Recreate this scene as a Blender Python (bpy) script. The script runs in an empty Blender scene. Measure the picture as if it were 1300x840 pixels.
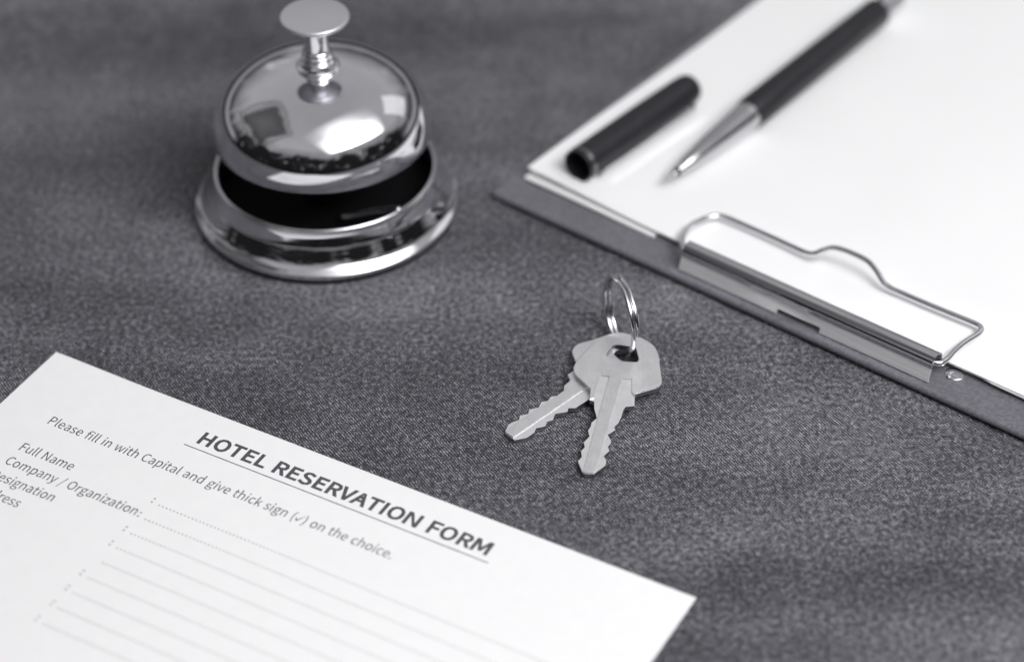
import bpy, bmesh, math, random, json
from mathutils import Vector, Matrix
random.seed(7)
scene = bpy.context.scene
C = scene.collection
MM = 0.001
PI = math.pi

# ------------------------------------------------------------------ helpers
def tag(o, label=None, cat=None, group=None, kind=None):
    if label: o['label'] = label
    if cat: o['category'] = cat
    if group: o['group'] = group
    if kind: o['kind'] = kind
    return o

def empty(name, M):
    o = bpy.data.objects.new(name, None); C.objects.link(o)
    o.empty_display_size = 0.01
    o.matrix_world = M
    return o

def mesh_obj(name, verts, faces, mat, parent=None, smooth=False, matrix=None, angle=None):
    """verts in millimetres"""
    me = bpy.data.meshes.new(name)
    me.from_pydata([(v[0]*MM, v[1]*MM, v[2]*MM) for v in verts], [], faces)
    me.validate(); me.update()
    if mat: me.materials.append(mat)
    o = bpy.data.objects.new(name, me); C.objects.link(o)
    if smooth:
        for p in me.polygons: p.use_smooth = True
        if angle: me.set_sharp_from_angle(angle=math.radians(angle))
    if parent is not None: o.parent = parent
    elif matrix is not None: o.matrix_world = matrix
    return o

def lathe(profile, n=96, axis_fn=None, close=False):
    """profile of (r, h); returns verts, faces; axis_fn maps (x,y,h)->point"""
    vs, fs = [], []
    for (r, h) in profile:
        for k in range(n):
            a = 2*PI*k/n
            p = (r*math.cos(a), r*math.sin(a), h)
            vs.append(axis_fn(*p) if axis_fn else p)
    m = len(profile)
    for i in range(m-1):
        for k in range(n):
            a, b = i*n+k, i*n+(k+1) % n
            fs.append((a, b, b+n, a+n))
    if profile[0][0] > 1e-6: fs.append(tuple(reversed(range(n))))
    if profile[-1][0] > 1e-6 and not close: fs.append(tuple(range((m-1)*n, m*n)))
    return vs, fs

def tube(path, r, n=16, flat=1.0, caps=True):
    P = [Vector(p) for p in path]
    vs, fs = [], []
    prev = None
    for i, p in enumerate(P):
        t = (P[min(i+1, len(P)-1)] - P[max(i-1, 0)]).normalized()
        if prev is None:
            up = Vector((0, 0, 1)) if abs(t.z) < .9 else Vector((1, 0, 0))
            a = t.cross(up).normalized()
        else:
            a = (prev - t*prev.dot(t)).normalized()
        prev = a
        b = t.cross(a)
        for k in range(n):
            w = 2*PI*k/n
            vs.append(tuple(p + a*(r*math.cos(w)) + b*(r*flat*math.sin(w))))
    for i in range(len(P)-1):
        for k in range(n):
            q, s = i*n+k, i*n+(k+1) % n
            fs.append((q, s, s+n, q+n))
    if caps:
        fs.append(tuple(reversed(range(n)))); fs.append(tuple(range((len(P)-1)*n, len(P)*n)))
    return vs, fs

def smooth_path(pts, sub=6):
    P = [Vector(p) for p in pts]; out = []
    for i in range(len(P)-1):
        p0, p1, p2, p3 = P[max(i-1, 0)], P[i], P[i+1], P[min(i+2, len(P)-1)]
        for j in range(sub):
            t = j/sub
            # centripetal-ish Catmull-Rom, low tension so straight runs stay straight
            m1 = (p2-p0)*.5; m2 = (p3-p1)*.5
            L = (p2-p1).length
            if m1.length > L: m1 = m1.normalized()*L
            if m2.length > L: m2 = m2.normalized()*L
            out.append((2*t**3-3*t**2+1)*p1 + (t**3-2*t**2+t)*m1 + (-2*t**3+3*t**2)*p2 + (t**3-t**2)*m2)
    out.append(P[-1])
    return out

def merge(*parts):
    V, F = [], []
    for vs, fs in parts:
        k = len(V); V += list(vs); F += [tuple(i+k for i in f) for f in fs]
    return V, F

def plate(polys, z0, z1, bevel=0.0, res=1):
    """solid from 2D outlines (mm, first = outline, others = holes), z0..z1, rounded rim"""
    cu = bpy.data.curves.new('tmp', 'CURVE'); cu.dimensions = '2D'; cu.fill_mode = 'BOTH'
    for L in polys:
        s = cu.splines.new('POLY'); s.points.add(len(L)-1)
        for i, (x, y) in enumerate(L): s.points[i].co = (x, y, 0, 1)
        s.use_cyclic_u = True
    half = (z1-z0)/2
    if half > 0:
        cu.extrude = half-bevel; cu.bevel_depth = bevel; cu.bevel_resolution = res
        cu.offset = -bevel
    ob = bpy.data.objects.new('tmp', cu); C.objects.link(ob)
    bpy.context.view_layer.update()
    me = bpy.data.meshes.new_from_object(ob.evaluated_get(bpy.context.evaluated_depsgraph_get()))
    zc = (z0+z1)/2
    vs = [(v.co.x, v.co.y, v.co.z+zc) for v in me.vertices]
    fs = [tuple(p.vertices) for p in me.polygons]
    bpy.data.objects.remove(ob); bpy.data.curves.remove(cu); bpy.data.meshes.remove(me)
    return vs, fs

def sheet(x0, x1, y0, y1, nx, ny, zf, th, edge=None):
    """paper: grid, top surface zf(x,y), thickness th below it; edge(x) shifts the lower border"""
    vs, fs = [], []
    for lay in (0, 1):
        for j in range(ny+1):
            for i in range(nx+1):
                x = x0+(x1-x0)*i/nx
                yb = y0 + (edge(x) if edge else 0)
                y = yb+(y1-yb)*(j/ny)**1.6
                vs.append((x, y, zf(x, y)-lay*th))
    N = (nx+1)*(ny+1)
    idx = lambda i, j, l: l*N + j*(nx+1)+i
    for j in range(ny):
        for i in range(nx):
            fs.append((idx(i, j, 0), idx(i+1, j, 0), idx(i+1, j+1, 0), idx(i, j+1, 0)))
            fs.append((idx(i, j+1, 1), idx(i+1, j+1, 1), idx(i+1, j, 1), idx(i, j, 1)))
    for i in range(nx):
        fs.append((idx(i, 0, 1), idx(i+1, 0, 1), idx(i+1, 0, 0), idx(i, 0, 0)))
        fs.append((idx(i, ny, 0), idx(i+1, ny, 0), idx(i+1, ny, 1), idx(i, ny, 1)))
    for j in range(ny):
        fs.append((idx(0, j, 0), idx(0, j+1, 0), idx(0, j+1, 1), idx(0, j, 1)))
        fs.append((idx(nx, j, 1), idx(nx, j+1, 1), idx(nx, j+1, 0), idx(nx, j, 0)))
    return vs, fs

# ------------------------------------------------------------------ materials
def new_mat(name):
    m = bpy.data.materials.new(name); m.use_nodes = True
    nt = m.node_tree
    return m, nt, nt.nodes['Principled BSDF']

def N(nt, typ, **kw):
    n = nt.nodes.new(typ)
    for k, v in kw.items():
        if k.startswith('i_'):
            n.inputs[k[2:].replace('_', ' ')].default_value = v
        else: setattr(n, k, v)
    return n

def math_node(nt, op, a, b=None, c=None):
    n = nt.nodes.new('ShaderNodeMath'); n.operation = op
    for i, v in enumerate((a, b, c)):
        if v is None: continue
        if isinstance(v, (int, float)): n.inputs[i].default_value = v
        else: nt.links.new(v, n.inputs[i])
    return n.outputs[0]

def ramp(nt, fac, stops):
    r = nt.nodes.new('ShaderNodeValToRGB')
    while len(r.color_ramp.elements) < len(stops): r.color_ramp.elements.new(.5)
    for e, (p, c) in zip(r.color_ramp.elements, stops):
        e.position = p; e.color = (c if isinstance(c, tuple) else (c, c, c)) + (1,)
    nt.links.new(fac, r.inputs[0])
    return r.outputs[0]

def simple(name, col, rough=.5, metal=0.0, spec=.5, noise=None, bump=None, rough_var=0, **kw):
    m, nt, b = new_mat(name)
    b.inputs['Base Color'].default_value = (*col, 1)
    b.inputs['Roughness'].default_value = rough
    b.inputs['Metallic'].default_value = metal
    b.inputs['Specular IOR Level'].default_value = spec
    tc = N(nt, 'ShaderNodeTexCoord')
    if noise:
        sc, amt = noise
        n = N(nt, 'ShaderNodeTexNoise'); n.inputs['Scale'].default_value = sc; n.inputs['Detail'].default_value = 4
        nt.links.new(tc.outputs['Object'], n.inputs['Vector'])
        lo = tuple(max(0, c*(1-amt)) for c in col); hi = tuple(min(1, c*(1+amt)) for c in col)
        nt.links.new(ramp(nt, n.outputs[0], [(.3, lo), (.7, hi)]), b.inputs['Base Color'])
        if rough_var:
            mr = N(nt, 'ShaderNodeMapRange'); mr.inputs['From Min'].default_value = .3; mr.inputs['From Max'].default_value = .7
            mr.inputs['To Min'].default_value = rough-rough_var; mr.inputs['To Max'].default_value = rough+rough_var
            nt.links.new(n.outputs[0], mr.inputs['Value']); nt.links.new(mr.outputs[0], b.inputs['Roughness'])
    if bump:
        sc, st, dist = bump
        n = N(nt, 'ShaderNodeTexNoise'); n.inputs['Scale'].default_value = sc; n.inputs['Detail'].default_value = 3
        nt.links.new(tc.outputs['Object'], n.inputs['Vector'])
        bp = N(nt, 'ShaderNodeBump'); bp.inputs['Strength'].default_value = st; bp.inputs['Distance'].default_value = dist
        nt.links.new(n.outputs[0], bp.inputs['Height']); nt.links.new(bp.outputs[0], b.inputs['Normal'])
    return m

CHROME = simple('chrome', (.80, .80, .83), .055, 1.0, noise=(140, .02), rough_var=.035)
KNOBM = simple('satin_metal', (.66, .655, .68), .36, .8, noise=(60, .03), rough_var=.03)
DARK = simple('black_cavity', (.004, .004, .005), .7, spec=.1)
PAPER = simple('white_paper', (.86, .86, .865), .65, spec=.25, noise=(220, .012), bump=(2600, .10, .0001))
PAPER2 = simple('sheet_paper', (.86, .86, .865), .6, spec=.3, noise=(25, .012), bump=(1800, .08, .0001))
INK = simple('printing_ink', (.055, .05, .062), .6, spec=.3, noise=(3000, .3))
INKB = simple('title_ink', (.085, .078, .092), .6, spec=.3, noise=(3000, .25))
BLACKP = simple('black_lacquer', (.016, .016, .020), .42, spec=.4, noise=(300, .2))
PENMET = simple('pen_metal', (.60, .60, .62), .20, 1.0, noise=(80, .04), rough_var=.03)
LINT = simple('lint_fibre', (.8, .8, .8), .8)

# brushed nickel of the keys: fine strokes along the key
def key_metal(name, lo, hi):
    m, nt, b = new_mat(name)
    tc = N(nt, 'ShaderNodeTexCoord'); mp = N(nt, 'ShaderNodeMapping')
    mp.inputs['Scale'].default_value = (300, 5200, 5200)
    nt.links.new(tc.outputs['Object'], mp.inputs['Vector'])
    n = N(nt, 'ShaderNodeTexNoise'); n.inputs['Scale'].default_value = 1; n.inputs['Detail'].default_value = 3
    nt.links.new(mp.outputs[0], n.inputs['Vector'])
    n2 = N(nt, 'ShaderNodeTexNoise'); n2.inputs['Scale'].default_value = 260; n2.inputs['Detail'].default_value = 5
    nt.links.new(tc.outputs['Object'], n2.inputs['Vector'])
    mix = math_node(nt, 'ADD', math_node(nt, 'MULTIPLY', n.outputs[0], .7), math_node(nt, 'MULTIPLY', n2.outputs[0], .3))
    body = ramp(nt, mix, [(.35, lo), (.65, hi)])
    # hairline scratches from pocket wear
    for k, (rot, sc_, thr) in enumerate(((.5, (350, 9000, 9000), .66), (-.9, (450, 11000, 9000), .68), (1.9, (260, 8000, 9000), .69))):
        mq = N(nt, 'ShaderNodeMapping'); mq.vector_type = 'TEXTURE'; mq.inputs['Rotation'].default_value = (0, 0, rot)
        mq.inputs['Scale'].default_value = tuple(1/q for q in sc_); nt.links.new(tc.outputs['Object'], mq.inputs['Vector'])
        ns = N(nt, 'ShaderNodeTexNoise'); ns.inputs['Scale'].default_value = 1; ns.inputs['Detail'].default_value = 1; nt.links.new(mq.outputs[0], ns.inputs['Vector'])
        mk = ramp(nt, ns.outputs[0], [(thr, 0.0), (thr+.04, .75)])
        mx = N(nt, 'ShaderNodeMixRGB', blend_type='MIX'); nt.links.new(mk, mx.inputs[0]); nt.links.new(body, mx.inputs[1])
        mx.inputs[2].default_value = (.38, .38, .40, 1) if k % 2 else (.97, .97, .97, 1); body = mx.outputs[0]
    nt.links.new(body, b.inputs['Base Color'])
    mr = N(nt, 'ShaderNodeMapRange'); mr.inputs['From Min'].default_value = .3; mr.inputs['From Max'].default_value = .7
    mr.inputs['To Min'].default_value = .31; mr.inputs['To Max'].default_value = .42
    nt.links.new(n2.outputs[0], mr.inputs['Value']); nt.links.new(mr.outputs[0], b.inputs['Roughness'])
    b.inputs['Metallic'].default_value = .74
    bp = N(nt, 'ShaderNodeBump'); bp.inputs['Strength'].default_value = .12; bp.inputs['Distance'].default_value = .00005
    nt.links.new(n.outputs[0], bp.inputs['Height']); nt.links.new(bp.outputs[0], b.inputs['Normal'])
    return m
KEYM = key_metal('brushed_nickel', (.74, .735, .75), (.86, .855, .87))
CUTM = key_metal('milled_nickel', (.90, .90, .91), (.96, .96, .96))

EDGEM = simple('dark_reflection_side', (.40, .395, .42), .28, 1.0, noise=(1500, .15))  # key sides coloured darker to stand in for the dark cloth they reflect

# brushed steel of the clip: streaks along its length (board x)
def clip_metal(name, lo, hi, r0, r1, met=1.0):
    m, nt, b = new_mat(name)
    tc = N(nt, 'ShaderNodeTexCoord'); mp = N(nt, 'ShaderNodeMapping')
    mp.inputs['Scale'].default_value = (30, 2500, 2500)
    nt.links.new(tc.outputs['Object'], mp.inputs['Vector'])
    n = N(nt, 'ShaderNodeTexNoise'); n.inputs['Scale'].default_value = 1; n.inputs['Detail'].default_value = 4
    nt.links.new(mp.outputs[0], n.inputs['Vector'])
    nt.links.new(ramp(nt, n.outputs[0], [(.3, lo), (.7, hi)]), b.inputs['Base Color'])
    mr = N(nt, 'ShaderNodeMapRange'); mr.inputs['From Min'].default_value = .3; mr.inputs['From Max'].default_value = .7
    mr.inputs['To Min'].default_value = r0; mr.inputs['To Max'].default_value = r1
    nt.links.new(n.outputs[0], mr.inputs['Value']); nt.links.new(mr.outputs[0], b.inputs['Roughness'])
    b.inputs['Metallic'].default_value = met
    return m
CLIPM = clip_metal('clip_steel', (.46, .46, .49), (.90, .90, .92), .08, .18)
PLATEM = clip_metal('brushed_clip_steel', (.80, .80, .82), (.95, .95, .96), .30, .42, .5)

# vinyl of the clipboard: dark, finely gridded grain
def vinyl():
    m, nt, b = new_mat('dark_vinyl')
    tc = N(nt, 'ShaderNodeTexCoord'); sx = N(nt, 'ShaderNodeSeparateXYZ')
    nt.links.new(tc.outputs['Object'], sx.inputs[0])
    a = math_node(nt, 'SINE', math_node(nt, 'MULTIPLY', sx.outputs[0], 2*PI/.0009))
    c = math_node(nt, 'SINE', math_node(nt, 'MULTIPLY', sx.outputs[1], 2*PI/.0009))
    g = math_node(nt, 'MULTIPLY', a, c)
    n = N(nt, 'ShaderNodeTexNoise'); n.inputs['Scale'].default_value = 900; n.inputs['Detail'].default_value = 4
    nt.links.new(tc.outputs['Object'], n.inputs['Vector'])
    n2 = N(nt, 'ShaderNodeTexNoise'); n2.inputs['Scale'].default_value = 30; n2.inputs['Detail'].default_value = 3
    nt.links.new(tc.outputs['Object'], n2.inputs['Vector'])
    s = math_node(nt, 'ADD', n.outputs[0], math_node(nt, 'MULTIPLY', g, .10))
    s = math_node(nt, 'ADD', s, math_node(nt, 'MULTIPLY', n2.outputs[0], .25))
    nt.links.new(ramp(nt, s, [(.45, (.108, .105, .122)), (.85, (.180, .176, .200))]), b.inputs['Base Color'])
    b.inputs['Roughness'].default_value = .42
    b.inputs['Specular IOR Level'].default_value = .6
    bp = N(nt, 'ShaderNodeBump'); bp.inputs['Strength'].default_value = .25; bp.inputs['Distance'].default_value = .00008
    nt.links.new(s, bp.inputs['Height']); nt.links.new(bp.outputs[0], b.inputs['Normal'])
    return m
VINYL = vinyl()

# satin-weave cloth on the table
def cloth():
    m, nt, b = new_mat('woven_cloth')
    tc = N(nt, 'ShaderNodeTexCoord'); P = tc.outputs['Object']
    sx = N(nt, 'ShaderNodeSeparateXYZ'); nt.links.new(P, sx.inputs[0])
    X, Y = sx.outputs[0], sx.outputs[1]
    def noise(scale, detail=3, vec=P, rough=.5):
        n = N(nt, 'ShaderNodeTexNoise'); n.inputs['Scale'].default_value = scale
        n.inputs['Detail'].default_value = detail; n.inputs['Roughness'].default_value = rough
        nt.links.new(vec, n.inputs['Vector']); return n.outputs[0]
    def bands(ax, ay, period, jit, jn):
        d = math_node(nt, 'ADD', math_node(nt, 'MULTIPLY', X, ax), math_node(nt, 'MULTIPLY', Y, ay))
        ph = math_node(nt, 'ADD', math_node(nt, 'MULTIPLY', d, 2*PI/period), math_node(nt, 'MULTIPLY', jn, jit))
        return math_node(nt, 'SINE', ph)
    j1 = noise(380, 2); j2 = noise(700, 2)
    h1 = bands(.85, .53, .00078, 7, j1)
    h2 = bands(-.45, .89, .00060, 7, j2)
    fine = noise(2300, 3, rough=.7)
    mid = noise(620, 4, rough=.65)
    big = noise(45, 4)
    mp = N(nt, 'ShaderNodeMapping'); mp.inputs['Scale'].default_value = (7, 26, 1); nt.links.new(P, mp.inputs['Vector'])
    band = noise(1, 3, vec=mp.outputs[0])
    w = math_node(nt, 'MULTIPLY', h1, .20)
    w = math_node(nt, 'ADD', w, math_node(nt, 'MULTIPLY', h2, .13))
    w = math_node(nt, 'ADD', w, math_node(nt, 'MULTIPLY', math_node(nt, 'SUBTRACT', fine, .5), 1.9))
    w = math_node(nt, 'ADD', w, math_node(nt, 'MULTIPLY', math_node(nt, 'SUBTRACT', mid, .5), 1.25))
    w = math_node(nt, 'ADD', w, math_node(nt, 'MULTIPLY', math_node(nt, 'SUBTRACT', big, .5), .22))
    w = math_node(nt, 'ADD', w, math_node(nt, 'MULTIPLY', math_node(nt, 'SUBTRACT', band, .5), .42))
    w = math_node(nt, 'ADD', w, .5)
    col = ramp(nt, w, [(.16, (.003, .003, .004)), (.44, (.023, .022, .030)), (.64, (.070, .068, .086)), (.94, (.48, .48, .51))])
    nt.links.new(col, b.inputs['Base Color'])
    b.inputs['Roughness'].default_value = .62
    b.inputs['Specular IOR Level'].default_value = .35
    b.inputs['Sheen Weight'].default_value = .15
    b.inputs['Sheen Roughness'].default_value = .5
    bp = N(nt, 'ShaderNodeBump'); bp.inputs['Strength'].default_value = .5; bp.inputs['Distance'].default_value = .00012
    nt.links.new(w, bp.inputs['Height']); nt.links.new(bp.outputs[0], b.inputs['Normal'])
    return m
CLOTH = cloth()

# ------------------------------------------------------------------ table
def table():
    vs, fs = [], []
    nx, ny = 90, 90
    for j in range(ny+1):
        for i in range(nx+1):
            x = -700+1400*i/nx; y = 150+880*j/ny
            far = max(0, min(1, (y-720)/150))
            z = far*1.6*math.sin(y/23.0+.6*math.sin(x/60))*math.sin(x/140+1.0) - .0
            vs.append((x, y, z-far*1.8))
    for j in range(ny):
        for i in range(nx):
            a = j*(nx+1)+i
            fs.append((a, a+1, a+nx+2, a+nx+1))
    o = mesh_obj('table_surface', vs, fs, CLOTH, smooth=True)
    tag(o, 'dark grey woven cloth covering the table top', 'table top', kind='structure')
table()

# ------------------------------------------------------------------ service bell
bell = empty('service_bell', Matrix.Translation((-59.9*MM, 648.1*MM, 0)))
tag(bell, 'shiny chrome reception bell with round push knob on top', 'bell')
base_prof = [(36, 1.9), (41.6, 1.9), (42.5, 2.0), (42.8, 2.4), (42.95, 2.9), (43.0, 3.4), (42.75, 3.85), (42.1, 4.35), (41.2, 5.1), (40.35, 6.1),
             (39.55, 7.4), (38.8, 8.8), (38.35, 9.6), (38.05, 10.2), (37.8, 10.6), (37.8, 10.9), (37.6, 11.4), (36.5, 14.7), (36.3, 15.6), (36.0, 16.3), (35.6, 16.6), (35.2, 16.6), (34.8, 16.2), (34.6, 15.3), (34.5, 9)]
def refine(prof, k=3):
    P = smooth_path([(a, b, 0) for a, b in prof], k)
    return [(p.x, p.y) for p in P]
v, f = lathe(refine(base_prof), 160, close=True)
mesh_obj('base', v, f, CHROME, bell, smooth=True)
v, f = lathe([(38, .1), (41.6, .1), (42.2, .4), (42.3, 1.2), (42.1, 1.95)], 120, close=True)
mesh_obj('base_shade_ring', v, f, simple('base_shade_black', (.012, .012, .014), .55, spec=.3), bell, smooth=True, angle=50)  # black ring added to stand in for the shade line under the base
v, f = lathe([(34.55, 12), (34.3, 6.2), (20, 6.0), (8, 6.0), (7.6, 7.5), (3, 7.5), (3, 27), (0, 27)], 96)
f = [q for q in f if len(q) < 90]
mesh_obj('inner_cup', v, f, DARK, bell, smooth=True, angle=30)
dome = [(34.1, 29.9), (34.5, 29.8), (34.8, 29.9), (34.95, 30.2)]
for i in range(1, 33):
    t = i/32*PI/2
    r = 35.0*math.cos(t); z = 30.1+24.3*max(0, 1-(r/35.0)**2.30)**(1/2.30)
    dome.append((max(r, 3.0), z))
    if r < 3.0: break
v, f = lathe(dome, 160, close=True); f = [q for q in f if len(q) < 90]
dm = mesh_obj('dome', v, f, CHROME, bell, smooth=True)
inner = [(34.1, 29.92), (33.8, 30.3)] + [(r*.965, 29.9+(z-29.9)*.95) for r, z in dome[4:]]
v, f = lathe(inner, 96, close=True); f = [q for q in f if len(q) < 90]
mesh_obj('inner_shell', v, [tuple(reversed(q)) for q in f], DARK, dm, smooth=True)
post = [(6.9, 53.6), (6.9, 54.7), (6.5, 55.1), (5.6, 55.3), (5.4, 55.6), (5.4, 56.7), (5.0, 57.0), (4.8, 57.2), (5.0, 57.5), (5.0, 58.6), (4.6, 58.9), (4.4, 59.1), (4.5, 59.4), (4.5, 60.4), (4.1, 60.8), (3.95, 61.2), (3.95, 70.5), (2, 70.6)]
v, f = lathe(post, 64)
mesh_obj('post', v, f, CHROME, bell, smooth=True, angle=40)
knob = [(3.2, 70.2), (6.5, 70.5), (9.6, 71.1), (10.6, 71.5), (10.95, 71.9), (11.0, 72.3), (10.85, 72.75), (10.5, 73.0), (10.0, 73.1), (0, 73.1)]
v, f = lathe(knob, 96)
mesh_obj('knob', v, f, KNOBM, bell, smooth=True, angle=40)
v, f = tube(smooth_path([(6, -18, 8), (16, -22, 13), (22, -24.5, 15.5), (25, -25.5, 16.5)]), 1.3)
mesh_obj('striker_arm', v, f, CHROME, bell, smooth=True)

# ------------------------------------------------------------------ keys
def frame(T, ex, ey, ez):
    M = Matrix(((ex[0], ey[0], ez[0], T[0]*MM), (ex[1], ey[1], ez[1], T[1]*MM), (ex[2], ey[2], ez[2], T[2]*MM), (0, 0, 0, 1)))
    return M

def clip_poly(L, s, keep_right):
    """Sutherland-Hodgman against the line x = s"""
    out = []
    ins = (lambda p: p[0] >= s) if keep_right else (lambda p: p[0] <= s)
    for i in range(len(L)):
        a, b = L[i], L[(i+1) % len(L)]
        if ins(a) != ins(b):
            t = (s-a[0])/(b[0]-a[0]); out_p = (s, a[1]+t*(b[1]-a[1]))
        if ins(a): out.append(a)
        if ins(a) != ins(b): out.append(out_p)
    return out

def round_corners(L, x_from, r=.5):
    """soften corners of the bow part"""
    out = []
    n = len(L)
    for i in range(n):
        p = Vector(L[i]); a = Vector(L[i-1]); b = Vector(L[(i+1) % n])
        if p.x < x_from: out.append(tuple(p)); continue
        da = min(r, (a-p).length*.35); db = min(r, (b-p).length*.35)
        q0 = p+(a-p).normalized()*da; q2 = p+(b-p).normalized()*db
        for t in (0, .33, .67, 1):
            out.append(tuple(q0*(1-t)**2 + p*2*t*(1-t) + q2*t*t))
    return out

def make_key(label, T, ex, ey, ez, full, top, hole, seam, th=2.0, step=.42):
    root = empty('door_key', frame(T, ex, ey, ez))
    tag(root, label, 'key', 'pair of keys on the split ring')
    full = round_corners(full, seam+4, 1.6)
    top = round_corners(top, 41, 1.6)
    hole = round_corners(hole, 0, .8)
    solid = merge(plate([full, hole], -th, -step, .06), plate([top, hole], -step-.2, 0, .09))
    nlow = len(plate([full, hole], -th, -step, .06)[1])
    for nm, keep in (('bow', True), ('blade', False)):
        bm = bmesh.new()
        vs = [bm.verts.new(v) for v in solid[0]]
        for i, q in enumerate(solid[1]):
            try: fc = bm.faces.new([vs[j] for j in q])
            except ValueError: continue
            fc.material_index = 1 if i < nlow else 0
        bmesh.ops.bisect_plane(bm, geom=bm.verts[:]+bm.edges[:]+bm.faces[:], plane_co=(seam, 0, 0), plane_no=(1, 0, 0), clear_inner=keep, clear_outer=not keep)
        bm.normal_update()
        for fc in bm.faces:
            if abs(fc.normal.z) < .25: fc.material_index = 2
        for v in bm.verts: v.co = v.co*MM
        me = bpy.data.meshes.new(nm); bm.to_mesh(me); bm.free()
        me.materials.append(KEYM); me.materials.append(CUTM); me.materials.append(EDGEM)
        o = bpy.data.objects.new(nm, me); C.objects.link(o); o.parent = root
    return root
make_key('front key lying on top, its toothed blade pointing straight towards the bottom',
    (21.152, 514.276, 2.3), (0.19951, 0.97778, 0.06441), (-0.97981, 0.19993, 0.0), (-0.01288, -0.06311, 0.99792),
    [(55.64, 6.55), (57.33, 4.78), (57.64, 2.31), (56.65, -2.88), (56.65, -5.08), (56.7, -8.21), (55.66, -10.25), (53.6, -11.65), (49.69, -12.84), (44.47, -14.07), (40.6, -15.01), (39.16, -14.91), (38.03, -14.25), (34.55, -8.48), (33.58, -7.95), (29.35, -8.51), (28.5, -5.98), (26.9, -5.58), (23.93, -5.41), (21.43, -4.95), (19.88, -4.05), (18.52, -4.56), (16.34, -2.7), (14.06, -4.09), (12.75, -4.09), (11.57, -3.48), (10.04, -4.23), (7.64, -2.94), (6.04, -3.96), (4.12, -4.06), (0.69, -1.69), (0.23, -1.35), (-0.23, 1.35), (0.36, 2.03), (4.3, 3.97), (6.31, 3.18), (8.58, 3.78), (10.19, 2.99), (12.18, 3.54), (14.77, 2.36), (17.04, 3.21), (18.94, 2.64), (20.45, 2.72), (22.54, 1.5), (26.51, 2.96), (29.09, 3.39), (29.59, 4.86), (33.87, 5.28), (38.93, 10.72), (41.0, 11.6), (42.42, 11.83), (44.5, 11.57)],
    [(55.5, 6.5), (57.2, 4.75), (57.5, 2.31), (56.55, -2.88), (56.55, -5.08), (56.6, -8.15), (55.6, -10.2), (53.55, -11.55), (49.69, -12.74), (44.47, -13.97), (40.6, -14.9), (39.2, -14.8), (38.1, -14.15), (34.6, -8.4), (33.6, -7.9), (33.25, -7.82), (34.64, -6.83), (40.03, -6.12), (39.82, -3.37), (0.99, -1.62), (0.33, -1.25), (-0.13, 1.25), (0.48, 1.77), (40.17, 0.61), (40.23, 3.24), (30.41, 3.61), (29.7, 4.8), (33.95, 5.2), (39.0, 10.62), (41.0, 11.5), (42.42, 11.73), (44.5, 11.47)],
    [(49.28, 3.31), (53.59, 1.66), (54.11, 0.17), (53.68, -5.23), (48.71, -6.93), (47.39, -6.66), (47.01, -2.21), (47.96, 2.47)], 30.0)
make_key('rear key partly under the other one, its toothed blade pointing to lower left',
    (-1.602, 531.697, 2.1), (0.68408, 0.72872, 0.0316), (-0.72909, 0.68442, 0.0), (-0.02163, -0.02304, 0.9995),
    [(0.45, 1.84), (-0.16, 0.87), (-0.32, -1.31), (-0.54, -2.74), (1.11, -3.86), (2.69, -4.84), (5.68, -4.95), (7.28, -4.11), (9.7, -5.57), (11.57, -4.7), (13.14, -5.51), (15.53, -4.18), (18.56, -6.34), (19.93, -5.53), (21.21, -7.03), (26.75, -7.6), (30.53, -7.13), (31.1, -9.41), (36.57, -12.06), (46.85, -14.36), (49.69, -14.42), (52.96, -12.75), (55.49, -10.17), (57.59, -5.93), (57.82, -1.69), (56.54, 2.08), (55.94, 3.92), (55.0, 5.32), (52.29, 7.09), (48.41, 8.47), (43.1, 11.1), (41.16, 11.14), (39.31, 10.29), (38.22, 9.01), (36.53, 6.32), (35.37, 4.6), (32.72, 4.14), (30.49, 4.26), (29.26, 2.14), (26.44, 1.89), (24.63, 0.48), (22.01, 0.39), (20.29, 1.71), (18.34, 1.19), (16.82, 2.28), (14.39, 1.3), (11.95, 2.77), (10.43, 1.8), (8.19, 3.03), (6.68, 2.06), (4.49, 2.91), (3.25, 2.99)],
    [(0.65, 1.85), (-0.06, 0.87), (-0.12, -1.22), (-0.25, -1.95), (29.38, -3.67), (30.6, -7.13), (31.2, -9.35), (36.6, -11.95), (46.85, -14.25), (49.69, -14.3), (52.9, -12.65), (55.4, -10.1), (57.5, -5.93), (57.7, -1.69), (56.44, 2.08), (55.84, 3.92), (54.9, 5.25), (52.2, 7.0), (48.35, 8.4), (43.1, 11.0), (41.16, 11.04), (39.35, 10.2), (38.3, 8.95), (36.6, 6.25), (35.4, 4.5), (32.72, 4.04), (30.49, 4.16), (29.36, 2.04), (24.9, .35), (21.9, .3), (2.01, 1.75)],
    [(46.4, -0.05), (48.75, 0.26), (53.19, -4.68), (51.32, -7.5), (47.97, -9.1), (45.41, -6.65), (45.53, -3.75)], 29.8)
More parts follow.
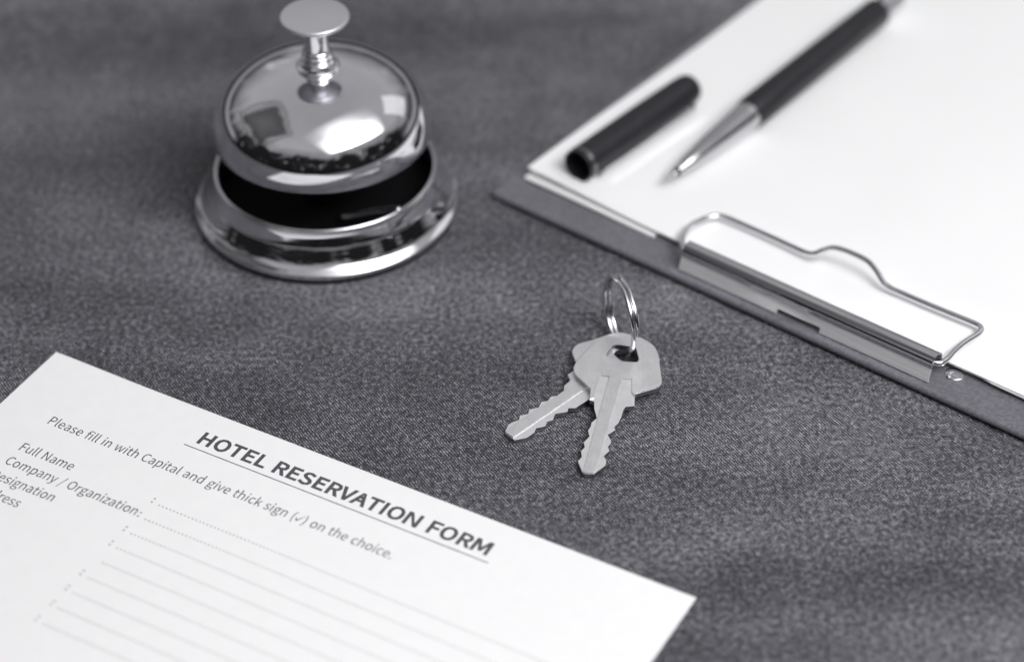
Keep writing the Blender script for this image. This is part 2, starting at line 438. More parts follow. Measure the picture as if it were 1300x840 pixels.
GLYPHS = r'''{"(":[118,[[84,-69,103,-60,78,-7,64,50,59,109,64,168,78,225,103,277,84,286,56,232,38,174,32,109,38,44,56,-15]]],")":[118,[[35,-69,62,-15,80,44,86,109,80,174,62,232,35,286,15,277,40,225,55,168,60,109,55,50,40,-7,15,-60]]],".":[97,[[49,-5,65,2,72,20,65,37,49,44,32,37,26,20,32,2]]],"/":[137,[[4,-63,27,-63,132,278,109,278]]],":":[97,[[49,137,65,143,72,161,65,179,49,186,32,179,26,161,32,143],[49,-5,65,2,72,20,65,37,49,44,32,37,26,20,32,2]]],"A":[213,[[1,0,34,0,59,78,153,78,177,0,211,0,124,257,88,257],[67,104,79,144,105,230,106,230,132,144,145,104]]],"C":[223,[[132,-5,176,5,211,32,193,53,166,32,133,24,91,37,63,73,54,129,64,185,92,220,134,233,164,226,187,209,204,230,175,252,134,261,76,245,35,200,20,128,35,57,75,11]]],"D":[241,[[35,0,101,0,166,15,206,60,220,129,206,199,166,242,99,257,35,257],[68,27,68,230,97,230,147,219,177,184,187,129,177,74,147,39,97,27]]],"E":[206,[[35,0,187,0,187,28,68,28,68,121,165,121,165,149,68,149,68,229,183,229,183,257,35,257]]],"F":[193,[[35,0,68,0,68,115,166,115,166,143,68,143,68,229,183,229,183,257,35,257]]],"H":[255,[[35,0,68,0,68,121,187,121,187,0,220,0,220,257,187,257,187,149,68,149,68,257,35,257]]],"I":[103,[[35,0,68,0,68,257,35,257]]],"L":[190,[[35,0,180,0,180,28,68,28,68,257,35,257]]],"M":[284,[[35,0,64,0,64,142,60,218,62,218,82,159,131,26,153,26,201,159,222,218,223,218,219,142,219,0,249,0,249,257,210,257,161,119,143,66,142,66,123,119,74,257,35,257]]],"N":[253,[[35,0,66,0,66,135,62,215,63,215,91,162,185,0,218,0,218,257,187,257,187,123,192,42,190,42,162,95,68,257,35,257]]],"O":[260,[[130,-5,187,12,225,58,239,129,225,200,187,245,130,261,73,245,34,200,20,129,34,58,73,12],[130,24,90,37,63,73,54,129,63,185,90,220,130,233,170,220,197,185,206,129,197,73,170,37]]],"P":[222,[[35,0,68,0,68,102,110,102,160,111,192,137,204,181,192,226,159,250,109,257,35,257],[68,129,68,230,104,230,155,220,172,181,156,141,106,129]]],"R":[222,[[68,135,68,230,111,230,157,220,173,185,157,147,111,135],[176,0,213,0,147,112,189,137,205,185,180,241,116,257,35,257,35,0,68,0,68,109,114,109]]],"S":[209,[[106,-5,170,17,194,68,178,112,141,137,104,153,75,168,62,196,75,223,110,233,142,226,168,209,185,230,152,252,110,261,52,242,29,193,46,150,81,127,118,111,148,94,161,65,146,35,107,24,68,33,36,56,17,33,56,6]]],"T":[210,[[89,0,121,0,121,229,199,229,199,257,11,257,11,229,89,229]]],"V":[201,[[82,0,120,0,201,257,168,257,127,118,102,33,101,33,76,118,34,257,0,257]]],"a":[197,[[76,-5,109,3,139,23,140,23,143,0,169,0,169,117,154,174,103,195,61,187,29,170,41,148,67,162,98,168,129,154,137,120,71,107,33,84,21,49,36,10],[85,21,61,28,51,51,70,82,137,99,137,46,111,28]]],"c":[179,[[107,-5,140,2,169,19,155,41,134,28,110,22,67,42,51,95,68,148,111,168,131,164,149,152,165,173,142,188,110,195,64,183,31,149,18,95,30,41,62,7]]],"d":[217,[[97,-5,129,3,155,22,156,22,159,0,185,0,185,279,153,279,153,206,154,173,130,189,101,195,60,183,30,148,19,95,28,41,55,7],[104,22,65,42,51,95,68,148,106,168,130,163,153,148,153,48,129,29]]],"e":[194,[[109,-5,144,1,172,15,160,36,138,25,113,21,68,39,50,88,178,88,179,106,160,171,103,195,62,183,31,148,18,95,31,41,63,7],[49,110,68,154,104,169,139,154,151,110]]],"f":[114,[[12,164,37,164,37,0,69,0,69,164,110,164,110,190,69,190,69,220,76,248,96,258,118,252,125,277,110,282,93,283,51,266,37,221,37,190,12,188]]],"g":[197,[[96,-88,166,-68,193,-22,176,13,126,23,89,23,63,29,56,44,59,57,68,67,82,62,96,60,145,78,166,126,161,149,150,166,189,166,189,190,123,190,96,195,46,177,25,127,33,97,50,76,50,75,35,60,29,39,34,20,46,8,46,6,25,-13,18,-37,40,-74],[96,82,68,94,56,127,68,160,96,172,125,160,137,127,125,94],[101,-65,60,-56,46,-32,50,-16,65,0,90,-3,123,-3,151,-8,161,-27,145,-54]]],"h":[213,[[32,0,64,0,64,138,90,160,116,167,144,155,152,116,152,0,184,0,184,120,170,176,126,195,91,186,63,163,64,202,64,279,32,279]]],"i":[96,[[32,0,64,0,64,190,32,190],[48,229,64,235,70,251,64,266,48,271,33,266,27,251,33,235]]],"k":[193,[[32,0,64,0,64,50,99,92,155,0,190,0,118,113,181,190,146,190,65,90,64,90,64,279,32,279]]],"l":[99,[[66,-5,84,-2,80,23,73,22,67,25,64,36,64,279,32,279,32,38,40,7]]],"m":[324,[[32,0,64,0,64,138,89,160,112,167,139,155,147,116,147,0,179,0,179,138,204,160,227,167,254,155,263,116,263,0,294,0,294,120,280,176,237,195,204,185,174,159,156,185,121,195,90,186,62,162,62,162,58,190,32,190]]],"n":[214,[[32,0,64,0,64,138,90,160,116,167,144,155,152,116,152,0,184,0,184,120,170,176,126,195,91,186,62,162,62,162,58,190,32,190]]],"o":[212,[[106,-5,150,7,182,41,194,95,182,149,150,183,106,195,63,183,31,149,18,95,31,41,63,7],[106,22,66,42,51,95,66,148,106,168,146,148,161,95,146,42]]],"p":[217,[[32,-80,64,-80,64,-16,63,18,90,1,116,-5,157,8,187,42,199,98,190,149,164,183,123,195,91,187,62,168,62,168,58,190,32,190],[111,22,89,27,64,42,64,142,91,161,115,168,154,149,165,98,150,42]]],"r":[136,[[32,0,64,0,64,122,87,156,112,166,131,163,137,191,116,195,86,184,62,155,62,155,58,190,32,190]]],"s":[164,[[82,-5,133,12,151,52,132,90,93,110,65,122,52,143,61,162,88,170,111,165,131,153,146,173,120,189,87,195,39,179,22,141,39,105,77,86,107,72,120,50,111,29,83,20,53,27,27,43,11,22,43,3]]],"t":[132,[[92,-5,110,-2,127,2,121,27,99,21,76,31,70,58,70,164,121,164,121,190,70,190,70,244,43,244,40,190,9,188,9,164,38,164,38,59,50,13]]],"u":[213,[[88,-5,122,5,151,30,152,30,154,0,181,0,181,190,149,190,149,55,124,31,97,23,70,35,62,74,62,190,29,190,29,70,44,14]]],"v":[182,[[73,0,111,0,178,190,146,190,110,82,93,26,91,26,74,82,38,190,5,190]]],"w":[281,[[62,0,99,0,126,102,139,157,141,157,154,103,181,0,220,0,272,190,241,190,213,80,202,27,200,27,187,80,157,190,126,190,96,80,83,27,82,27,70,80,42,190,9,190]]],"y":[182,[[35,-82,80,-63,106,-16,178,190,147,190,112,85,97,31,95,31,76,85,38,190,5,190,81,0,77,-15,60,-44,34,-56,19,-53,13,-78]]],"z":[166,[[12,0,156,0,156,26,53,26,153,173,153,190,23,190,23,164,112,164,12,17]]]}'''
# ------------------------------------------------------------------ key ring
def key_ring():
    cx, cy, cz, r = 32.1, 572.35, 12.62, 12.0
    ph, ti = 1.8861, -.0106
    uu = Vector((math.cos(ph), math.sin(ph), 0))
    vv = Vector((-math.sin(ph)*math.sin(ti), math.cos(ph)*math.sin(ti), math.cos(ti)))
    nn = Vector((uu.y, -uu.x, 0)).normalized()
    path = []
    t0, t1 = PI-.08, -2.45*PI
    K = 260
    for i in range(K+1):
        t = t0+(t1-t0)*i/K
        s = max(0, min(1, (-.25*PI-t)/(.5*PI))); s = s*s*(3-2*s)
        off = 1.50*(1-s) + 0.0*s
        p = Vector((0, 0, 0)) + (uu*math.cos(t)+vv*math.sin(t))*r + nn*off
        path.append(tuple(p))
    v, f = tube(path, .70, 14)
    o = mesh_obj('key_ring', v, f, KRING, smooth=True, matrix=Matrix.Translation((cx*MM, cy*MM, cz*MM)), angle=50)
    tag(o, 'steel split ring standing upright through the holes of the keys', 'key ring')
KRING = simple('ring_steel', (.74, .74, .76), .12, 1.0)
key_ring()

# ------------------------------------------------------------------ clipboard
bx, by = Vector((.77803, -.62822, 0)), Vector((.62822, .77803, 0))
BF = frame((-8.0, 650.57, 0), bx, by, (0, 0, 1))
cb = empty('clipboard', BF)
tag(cb, 'dark vinyl clipboard holding white paper under a wire clip', 'clipboard')
def rrect(x0, x1, y0, y1, r, n=6):
    L = []
    for (cx_, cy_, a0) in ((x1-r, y0+r, -90), (x1-r, y1-r, 0), (x0+r, y1-r, 90), (x0+r, y0+r, 180)):
        for k in range(n+1):
            a = math.radians(a0+90*k/n); L.append((cx_+r*math.cos(a), cy_+r*math.sin(a)))
    return L
v, f = plate([rrect(.9, 237.1, .9, 321.1, 2.2)], .7, 3.0, 1.1, 4)
board = mesh_obj('board', v, f, VINYL, cb, smooth=True, angle=35)
mesh_obj('undercut_shade_plate', *plate([rrect(3.2, 234.8, 3.2, 318.8, 2)], .1, 1.0, .1), simple('undercut_shade_black', (.012, .012, .014), .5), board)  # inset black plate added to darken the shaded gap below the board edge
# stitched welt line along the clip edge and the left edge
sv = []
for k in range(150):
    x = 2.2+k*1.55
    if x < 235: sv.append(([(x, 2.0, 3.0), (x+.85, 2.0, 3.0), (x+.85, 2.22, 3.0), (x, 2.22, 3.0), (x, 2.0, 3.06), (x+.85, 2.0, 3.06), (x+.85, 2.22, 3.06), (x, 2.22, 3.06)],
        [(4, 5, 6, 7), (0, 1, 5, 4), (1, 2, 6, 5), (2, 3, 7, 6), (3, 0, 4, 7)]))
mesh_obj('welt_line', *merge(*sv), simple('welt_thread', (.20, .20, .225), .6), board)

# spring clip channel: section in (y, z), swept along x, with the shallow notch in its lower lip
sec = [(5.0, 3.06), (4.2, 3.08), (3.95, 3.4), (4.25, 4.2), (4.7, 5.4), (5.1, 6.5), (5.4, 7.4)]
for k in range(1, 15):
    a = PI*1.06 - k/14*PI*1.40
    sec.append((8.5+3.1*math.cos(a), 8.15+3.1*math.sin(a)))
def channel():
    xs = [74.4+i*(164.6-74.4)/120 for i in range(121)]
    xs = sorted(set([round(x, 3) for x in xs] + [111.0, 111.15, 126.4, 126.55]))
    vs, fs = [], []
    n = len(sec); t = .45
    for lay in (0, 1):
        for x in xs:
            inn = 111.1 < x < 126.5
            d = math.exp(-((x-114)/7.5)**2)+math.exp(-((x-106)/9.0)**2)*.6
            for i, (y, z) in enumerate(sec):
                if i <= 6:
                    y2, z2 = y, z
                    if inn and i <= 3: z2 = 4.6+i*.12; y2 = 4.9-i*.1
                    if i >= 3: y2 += 1.15*d*math.exp(-((z2-6.4)/1.6)**2)
                else: y2, z2 = y, z
                if lay:
                    a = sec[max(i-1, 0)]; b = sec[min(i+1, n-1)]
                    ty, tz = b[0]-a[0], b[1]-a[1]; L = math.hypot(ty, tz)
                    y2 += t*tz/L; z2 += -t*ty/L
                vs.append((x, y2, z2))
    m = len(xs); I = lambda l, i, j: l*m*n + i*n + j
    for i in range(m-1):
        for j in range(n-1):
            fs.append((I(0, i, j), I(0, i, j+1), I(0, i+1, j+1), I(0, i+1, j)))
            fs.append((I(1, i, j), I(1, i+1, j), I(1, i+1, j+1), I(1, i, j+1)))
        for j in (0, n-1):
            fs.append((I(0, i, j), I(0, i+1, j), I(1, i+1, j), I(1, i, j)))
    for i in (0, m-1):
        for j in range(n-1):
            fs.append((I(0, i, j), I(1, i, j), I(1, i, j+1), I(0, i, j+1)))
    return vs, fs
v, f = channel()
clip = mesh_obj('clip', v, f, CLIPM, cb, smooth=True, angle=24)
clip.data.materials.append(PLATEM)
for p_ in clip.data.polygons:
    if max(clip.data.vertices[i].co.z for i in p_.vertices) < 7.56*MM: p_.material_index = 1
wire = [(75.7, 8.2, 7.8), (74.2, 8.4, 8), (72.3, 9.4, 8), (70.6, 11.2, 8), (68.9, 14.7, 8.1), (67.9, 19.5, 8), (68.2, 23.5, 7.6), (69.4, 27.6, 7.3), (71.3, 30.2, 7.2), (74.3, 31.1, 7.2), (90.1, 31.1, 7.2), (103.0, 30.6, 7.4), (106.2, 30.4, 8), (108.1, 30.6, 9), (109.6, 31.9, 10), (112.1, 33.8, 11), (116.8, 34.6, 11.3), (123.9, 34.6, 11), (128.2, 33.4, 9.8), (132.0, 31.6, 8.2), (134.6, 31.3, 7.5), (138.5, 31.5, 7.2), (148.6, 31.6, 7.2), (163.0, 32.1, 7.2), (165.6, 31.9, 7.2), (166.9, 30.6, 7.2), (167.1, 27.8, 7.3), (166.2, 22.0, 7.6), (165.8, 16.6, 7.6), (165.9, 12.2, 7.4), (165.2, 9.2, 7.6), (163.0, 8.2, 7.8)]
v, f = tube(smooth_path(wire, 6), 1.0, 16)
mesh_obj('wire_lever', v, f, CHROME, clip, smooth=True)
v, f = lathe([(3.0, 3.0), (3.0, 3.35), (2.6, 3.6), (1.4, 3.75), (0, 3.8)], 40)
mesh_obj('rivet', [(x+169.0, y+12.4, z) for x, y, z in v], f, CLIPM, clip, smooth=True, angle=40)

# ------------------------------------------------------------------ sheets under the clip
def sm(t): t = max(0, min(1, t)); return t*t*(3-2*t)
def top_z(x, y):
    lift = 2.2*sm(1-x/62)*sm(1-(y-14)/110)
    return 5.15 + lift + .10*math.sin(x/23+y/31)
def place(name, vf, mat, label, group='sheets clamped under the clip'):
    o = mesh_obj(name, *vf, mat, None, smooth=True, matrix=BF, angle=30)
    tag(o, label, 'paper', group); return o
place('paper_sheet', sheet(6.3, 216.3, 13.9, 311, 60, 60, top_z, .28, lambda x: .5*sm(1-x/80)), PAPER2,
      'uppermost white sheet on the clipboard, with the pen lying on it')
place('paper_sheet', sheet(6.6, 215.6, 13.6, 310, 60, 40, lambda x, y: top_z(x, y)-.42-.12*sm((x-175)/20), .45,
      lambda x: .45*sm(1-x/80)+(.5 if x < 180 else 0)), PAPER2,
      'second white sheet, directly below the uppermost one on the clipboard')
place('paper_sheet', sheet(6.2, 58.4, 12.6, 300, 26, 30, lambda x, y: 4.15+.25*math.sin(x/19+1)-.3*sm((x-30)/28), .75), PAPER2,
      'narrow folded sheet at the bottom of the pile, its edge showing at the clipboard corner')

# ------------------------------------------------------------------ pen and its cap
PZ = 5.35
pen = empty('ballpoint_pen', BF @ Matrix.Translation((49.6*MM, 33.0*MM, (PZ+5.6)*MM)))
tag(pen, 'black pen without its cap, silver nose pointing at the wire clip', 'pen')
ax = lambda x, y, h: (x, h, y)
def along(prof, n=64, **k):
    v, f = lathe(prof, n, ax, **k); return v, [tuple(reversed(q)) for q in f]
v, f = along([(.35, 0), (.5, .4), (.75, 2.0), (.95, 3.6), (1.15, 3.9)], 32); mesh_obj('tip', v, f, PENMET, pen, smooth=True, angle=40)
v, f = along([(1.05, 3.7), (1.3, 3.9), (1.45, 5.4), (1.3, 5.6)], 32); mesh_obj('tip_ring', v, f, BLACKP, pen, smooth=True, angle=40)
v, f = along([(1.35, 5.4), (1.65, 6.0), (1.9, 9.0), (2.3, 9.6), (3.0, 16), (3.75, 25), (4.4, 34), (5.0, 43), (5.2, 45.6), (5.0, 46.2), (4.6, 46.5)], 64)
mesh_obj('nose', v, f, PENMET, pen, smooth=True, angle=40)
v, f = along([(4.5, 46.4), (5.4, 46.6), (5.6, 47.2), (5.65, 64), (5.4, 127.4), (5.2, 128), (4.6, 128.2)], 64)
mesh_obj('barrel', v, f, BLACKP, pen, smooth=True, angle=40)
v, f = along([(4.5, 128.1), (4.5, 136), (4.2, 140), (3.6, 142), (0, 142.6)], 48)
mesh_obj('end_cap', v, f, PENMET, pen, smooth=True, angle=40)

ang = math.atan2(1.6, 63.3)
cap = empty('pen_cap', BF @ Matrix.Translation((22.9*MM, 19.4*MM, (PZ+.85+5.7)*MM)) @ Matrix.Rotation(-ang, 4, 'Z') @ Matrix.Rotation(math.radians(-.9), 4, 'X'))
tag(cap, 'short black pen cap with a slim side clip, beside the pen', 'pen cap')
v, f = along([(4.9, 30), (4.9, 1.0), (5.0, .25), (5.3, 0), (5.6, .3), (5.7, 1.2), (5.7, 6.0), (5.7, 6.05), (5.7, 30), (5.5, 56), (5.3, 60.2), (4.8, 61.6), (3.9, 62.2), (0, 62.4)], 64)
mesh_obj('sleeve', v, f, BLACKP, cap, smooth=True, angle=30)
v, f = along([(5.70, 2.0), (5.76, 2.2), (5.76, 3.1), (5.70, 3.3)], 64)
f = [q for q in f if len(q) < 60]
mesh_obj('trim_ring', v, f, simple('dark_trim', (.25, .25, .27), .25, 1.0), cap, smooth=True)
# side clip, standing off on the right hand side
def strip(path, wz, wx):
    vs, fs = [], []
    for (x, y, z, s) in path:
        for (a, b) in ((-1, -1), (1, -1), (1, 1), (-1, 1)):
            vs.append((x+a*wx/2, y, z+b*wz/2*s))
    for i in range(len(path)-1):
        for k in range(4):
            q, r_ = i*4+k, i*4+(k+1) % 4
            fs.append((q, q+4, r_+4, r_))
    fs.append((0, 1, 2, 3)); n = len(vs); fs.append((n-1, n-2, n-3, n-4))
    return vs, fs
v, f = strip([(5.0, 56, -2.2, 1), (6.7, 55.6, -2.2, 1), (7.3, 54.3, -2.2, 1), (7.1, 50, -2.2, 1), (6.8, 30, -2.2, .85), (6.5, 14, -2.2, .7), (6.1, 7.5, -2.2, .6), (6.6, 5.0, -2.2, .55)], 1.9, .6)
mesh_obj('pocket_clip', v, f, PENMET, cap, smooth=True, angle=40)

# ------------------------------------------------------------------ reservation form
fu = Vector((.86679, -.49868, 0)); fv = Vector((.49868, .86679, 0))
FF = frame((-138.8, 573.5, 0), fu, fv, (0, 0, 1))
form = empty('reservation_form', FF)
tag(form, 'white printed hotel reservation form lying flat on the cloth', 'form')
def form_z(x, y):
    return .6 + .8*sm((-y-0)/60)*math.sin(x/62)**2 + .5*sm(1-x/40)*sm(1+y/45)
v, f = sheet(0, 216, -297, 0, 50, 60, lambda x, y: form_z(x, y), .22)
mesh_obj('paper', v, f, PAPER, form, smooth=True, angle=30)
GL = json.loads(GLYPHS)
GL[' '] = [95, []]
GL['~'] = [215, [[10, 105, 28, 120, 70, 62, 196, 232, 206, 226, 78, 14, 66, 12]]]
CAPH = max(GL['H'][1][0][1::2])
H_ = CAPH
GL['^'] = [292, [[10, -10, 20, H_+10, 84, H_+10, 146, int(.44*H_), 208, H_+10, 272, H_+10, 282, -10, 224, -10, 219, int(.66*H_), 167, int(.12*H_), 125, int(.12*H_), 73, int(.66*H_), 68, -10]]]
GL['&'] = [252, [[12, -10, 12, H_+10, 76, H_+10, 186, int(.27*H_), 184, H_+10, 240, H_+10, 240, -10, 178, -10, 66, int(.75*H_), 68, -10]]]
def offset_poly(P, d):
    n = len(P); out = []
    for i in range(n):
        a, p, b = Vector(P[i-1]), Vector(P[i]), Vector(P[(i+1) % n])
        e0, e1 = (p-a), (b-p)
        if e0.length < 1e-6 or e1.length < 1e-6: out.append(tuple(p)); continue
        e0.normalize(); e1.normalize()
        n0, n1 = Vector((e0.y, -e0.x)), Vector((e1.y, -e1.x))
        m = n0+n1
        if m.length < .2: m = n0
        m = m/max(.45, (1+n0.dot(n1)))
        out.append(tuple(p+m*d))
    return out
def area(P): return sum(P[i-1][0]*P[i][1]-P[i][0]*P[i-1][1] for i in range(len(P)))/2
def text_mesh(s, x0, v0, length=None, sx=None, caph=None, bold=0, lead=0):
    adv = 0; polys = []
    for ch in s:
        a, sp = GL[ch]
        sp = [[(q[i], q[i+1]) for i in range(0, len(q), 2)] for q in sp]
        if bold and sp and ch not in '^&':
            big = max(sp, key=lambda q: abs(area(q))); sg = 1 if area(big) > 0 else -1
            sp = [offset_poly(q, bold*sg) for q in sp]
        polys += [[(x+adv, y) for x, y in q] for q in sp]
        adv += a+lead+bold*.55
    xs = [x for q in polys for x, y in q]
    if length: sx = length/(max(xs)-min(xs))
    sy = caph/CAPH if caph else sx*1.13
    off = min(xs)
    Q = [[((x-off)*sx, y*sy) for x, y in q] for q in polys]
    v, f = plate(Q, 0, 0)
    out = []
    for x, y, z in v:
        X, Y = x+x0, y-v0
        out.append((X, Y, form_z(X, Y)+.02))
    return (out, f), sx
(vf, _) = text_mesh('HOTEL RESERVATIO& FOR^', 61.0, 13.1, length=97.3, caph=4.9, bold=12)
mesh_obj('title_text', *vf, INKB, form)
def quad_line(x0, x1, v0, w):
    vs, fs = [], []
    n = 24
    for i in range(n+1):
        x = x0+(x1-x0)*i/n
        vs += [(x, -v0, form_z(x, -v0)+.02), (x, -v0-w, form_z(x, -v0)+.02)]
    for i in range(n): fs.append((2*i, 2*i+1, 2*i+3, 2*i+2))
    return vs, fs
mesh_obj('title_underline', *quad_line(58.4, 160.2, 15.3, .34), INKB, form)
(vf, SX) = text_mesh('Please fill in with Capital and give thick sign (~) on the choice.', 17.6, 27.3, length=118.2)
mesh_obj('instruction_text', *vf, INK, form)
R0, RS = 40.5, 6.58
for k, s in enumerate(['Full Name', 'Company / Organization', 'Designation', 'Address']):
    vf, _ = text_mesh(s, 17.4, R0+RS*k, sx=SX*1.0)
    mesh_obj('field_text', *vf, INK, form)
def dots(v0, x0, x1, step, r):
    parts = []
    x = x0
    while x < x1:
        parts.append(([(x+r*math.cos(a*PI/4), -v0+r*math.sin(a*PI/4), form_z(x, -v0)+.02) for a in range(8)], [tuple(range(8))]))
        x += step
    return merge(*parts)
for k in range(9):
    v0 = R0+RS*k
    mesh_obj('dotted_line', *dots(v0-.1, 67.6, 193, 1.27, .23), INK, form)
    if k != 4:
        a = dots(v0-.25, 64.9, 65.2, 5, .29); b = dots(v0-1.75, 64.9, 65.2, 5, .29)
        mesh_obj('colon_mark', *merge(a, b), INK, form)

# ------------------------------------------------------------------ lint on the cloth
for k, (x, y, r) in enumerate([(138.5, 463.5, .45)]):
    p = [(x+r*1.2*math.cos(t)*(1+.3*math.sin(3*t)), y+r*math.sin(t), .35+.15*math.sin(2*t)) for t in [i*.5 for i in range(11)]]
    v, f = tube([(a-x, b-y, c) for a, b, c in p], .22, 8)
    o = mesh_obj('lint_fleck', v, f, LINT, smooth=True, matrix=Matrix.Translation((x*MM, y*MM, 0)))
    tag(o, 'tiny white lint fleck on the dark cloth, lower right', 'lint')

# ------------------------------------------------------------------ camera
F, TH, RO = 3100.0, math.radians(38.27523), math.radians(-.88746)
fw = Vector((0, math.cos(TH), -math.sin(TH))); rt = Vector((1, 0, 0)); up = rt.cross(fw)
r2 = rt*math.cos(RO)+up*math.sin(RO); u2 = up*math.cos(RO)-rt*math.sin(RO)
cd = bpy.data.cameras.new('camera'); co = bpy.data.objects.new('camera', cd); C.objects.link(co)
co.matrix_world = Matrix(((r2.x, u2.x, -fw.x, 0), (r2.y, u2.y, -fw.y, 0), (r2.z, u2.z, -fw.z, .4726852), (0, 0, 0, 1)))
cd.sensor_width = 36; cd.sensor_fit = 'HORIZONTAL'; cd.lens = F/1300*36
cd.shift_y = -45/1300
cd.clip_start = .01; cd.clip_end = 100
cd.dof.use_dof = True
cd.dof.focus_distance = .712
cd.dof.aperture_fstop = 5.0
scene.camera = co

# ------------------------------------------------------------------ light
w = bpy.data.worlds.new('World'); scene.world = w; w.use_nodes = True
nt = w.node_tree; bg = nt.nodes['Background']
tc = N(nt, 'ShaderNodeTexCoord'); D = tc.outputs['Generated']
sx = N(nt, 'ShaderNodeSeparateXYZ'); nt.links.new(D, sx.inputs[0])
mp = N(nt, 'ShaderNodeMapping'); mp.inputs['Scale'].default_value = (1, 1, .55); nt.links.new(D, mp.inputs['Vector'])
n1 = N(nt, 'ShaderNodeTexNoise'); n1.inputs['Scale'].default_value = 4.2; n1.inputs['Detail'].default_value = 3; nt.links.new(mp.outputs[0], n1.inputs['Vector'])
mp2 = N(nt, 'ShaderNodeMapping'); mp2.inputs['Scale'].default_value = (1, 1, .45); nt.links.new(D, mp2.inputs['Vector'])
vo = N(nt, 'ShaderNodeTexNoise'); vo.inputs['Scale'].default_value = 6.5; vo.inputs['Detail'].default_value = 3; vo.inputs['Distortion'].default_value = .8
nt.links.new(mp2.outputs[0], vo.inputs['Vector'])
tilt_ = math_node(nt, 'MULTIPLY_ADD', sx.outputs[1], .10, sx.outputs[2])
wob = math_node(nt, 'ADD', tilt_, math_node(nt, 'MULTIPLY', math_node(nt, 'SUBTRACT', n1.outputs[0], .5), .34))
base = ramp(nt, math_node(nt, 'MULTIPLY_ADD', wob, .5, .5), [(.40, .012), (.50, .016), (.66, .02), (.70, .36), (.80, .60), (1.0, .50)])
blob = ramp(nt, vo.outputs[0], [(.55, .0), (.62, .12), (.70, .42)])
low = ramp(nt, sx.outputs[2], [(.02, 0.0), (.10, 1.0), (.38, 1.0), (.5, 0.0)])
mul = N(nt, 'ShaderNodeMixRGB', blend_type='MULTIPLY'); mul.inputs[0].default_value = 1
nt.links.new(blob, mul.inputs[1]); nt.links.new(low, mul.inputs[2])
# the far wall: a pale strip just above the table, darker over it
rz = ramp(nt, math_node(nt, 'ADD', sx.outputs[2], math_node(nt, 'MULTIPLY', math_node(nt, 'SUBTRACT', n1.outputs[0], .5), .06)), [(.0, .0), (.015, .48), (.11, .42), (.15, .10), (.22, .10), (.28, .30)])
ry = ramp(nt, math_node(nt, 'MULTIPLY_ADD', sx.outputs[1], .5, .5), [(.52, 0.0), (.62, 1.0)])
add0 = N(nt, 'ShaderNodeMixRGB', blend_type='MIX')
nt.links.new(ry, add0.inputs[0]); nt.links.new(base, add0.inputs[1])
lt = N(nt, 'ShaderNodeMixRGB', blend_type='LIGHTEN'); lt.inputs[0].default_value = 1
nt.links.new(base, lt.inputs[1]); nt.links.new(rz, lt.inputs[2]); nt.links.new(lt.outputs[0], add0.inputs[2])
add = N(nt, 'ShaderNodeMixRGB', blend_type='ADD'); add.inputs[0].default_value = 1
nt.links.new(add0.outputs[0], add.inputs[1]); nt.links.new(mul.outputs[0], add.inputs[2])
tint = N(nt, 'ShaderNodeMixRGB', blend_type='MULTIPLY'); tint.inputs[0].default_value = 1
nt.links.new(add.outputs[0], tint.inputs[1]); tint.inputs[2].default_value = (.99, .985, 1.015, 1)
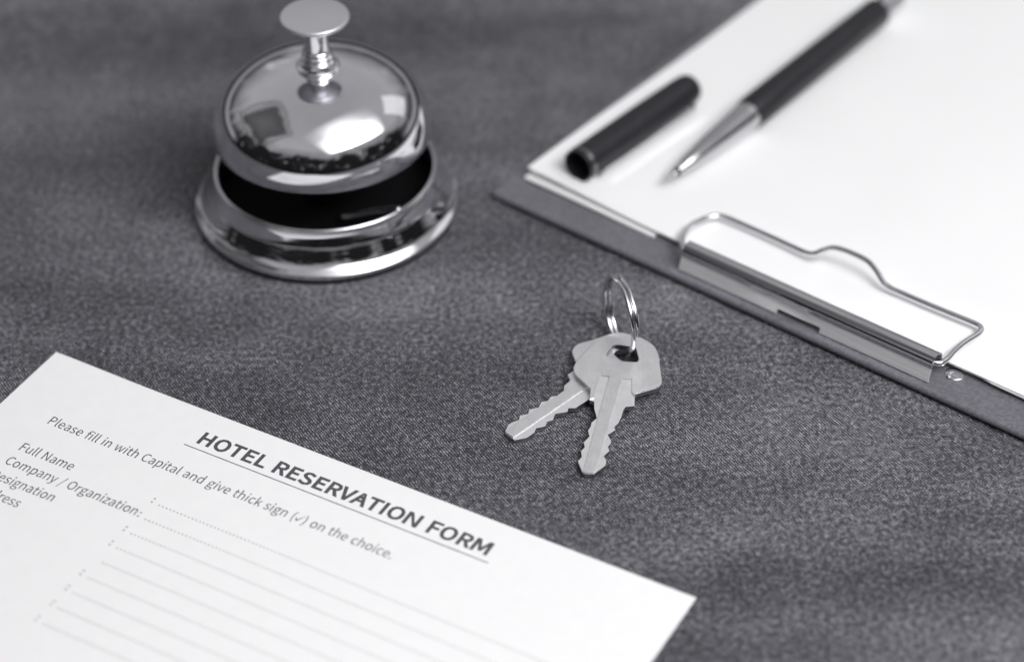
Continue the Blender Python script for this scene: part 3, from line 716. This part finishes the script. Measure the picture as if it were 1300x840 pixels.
# darker corner of the room up to the left
ds = N(nt, 'ShaderNodeVectorMath', operation='SUBTRACT'); ds.inputs[1].default_value = (-.66, .02, .72); nt.links.new(D, ds.inputs[0])
da = N(nt, 'ShaderNodeVectorMath', operation='ABSOLUTE'); nt.links.new(ds.outputs[0], da.inputs[0])
dx = N(nt, 'ShaderNodeSeparateXYZ'); nt.links.new(da.outputs[0], dx.inputs[0])
dmax = math_node(nt, 'MAXIMUM', math_node(nt, 'MULTIPLY', dx.outputs[0], 1.25), math_node(nt, 'MAXIMUM', math_node(nt, 'MULTIPLY', dx.outputs[1], .85), dx.outputs[2]))
dk = ramp(nt, math_node(nt, 'ADD', dmax, math_node(nt, 'MULTIPLY', math_node(nt, 'SUBTRACT', n1.outputs[0], .5), .12)), [(.0, .34), (.24, .22), (.30, .9), (.33, .45), (.36, 1.0)])
dm_ = N(nt, 'ShaderNodeMixRGB', blend_type='MULTIPLY'); dm_.inputs[0].default_value = 1
nt.links.new(tint.outputs[0], dm_.inputs[1]); nt.links.new(dk, dm_.inputs[2])
nt.links.new(dm_.outputs[0], bg.inputs[0]); bg.inputs[1].default_value = .70

LAMPV = [(0, .9), (.12, 1.0), (.35, .5), (.65, .10), (1.0, .0)]
def area_light(name, loc, target, sx_, sy_, power, col=(1, 1, 1)):
    l = bpy.data.lights.new(name, 'AREA'); l.shape = 'RECTANGLE'; l.size = sx_; l.size_y = sy_; l.energy = power; l.color = col
    o = bpy.data.objects.new(name, l); C.objects.link(o); o.location = loc
    o.rotation_euler = (Vector(target)-Vector(loc)).to_track_quat('-Z', 'Y').to_euler()
    return o
main = area_light('ceiling_lamp', (.34, .28, .98), (-.0, .60, 0), 1.45, .95, 71.0)
main.data.use_nodes = True
ln = main.data.node_tree; em = ln.nodes['Emission']
gp = N(ln, 'ShaderNodeNewGeometry'); sp = N(ln, 'ShaderNodeSeparateXYZ'); ln.links.new(gp.outputs['Parametric'], sp.inputs[0])
fu_ = ramp(ln, math_node(ln, 'ABSOLUTE', math_node(ln, 'SUBTRACT', sp.outputs[0], .5)), [(.06, 1.0), (.28, .28), (.5, .0)])
fv_ = ramp(ln, sp.outputs[1], LAMPV)
mm = N(ln, 'ShaderNodeMixRGB', blend_type='MULTIPLY'); mm.inputs[0].default_value = 1
ln.links.new(fu_, mm.inputs[1]); ln.links.new(fv_, mm.inputs[2]); ln.links.new(mm.outputs[0], em.inputs['Color'])
area_light('window_light', (.95, 1.25, .75), (0, .6, 0), .50, .6, .45)

scene.render.engine = 'CYCLES'
scene.cycles.use_denoising = True
scene.cycles.max_bounces = 8; scene.cycles.glossy_bounces = 6
scene.cycles.caustics_reflective = True
scene.cycles.blur_glossy = .1
scene.cycles.sample_clamp_indirect = 8.0
scene.view_settings.view_transform = 'Standard'; scene.view_settings.look = 'None'
scene.view_settings.exposure = 0; scene.view_settings.gamma = 1
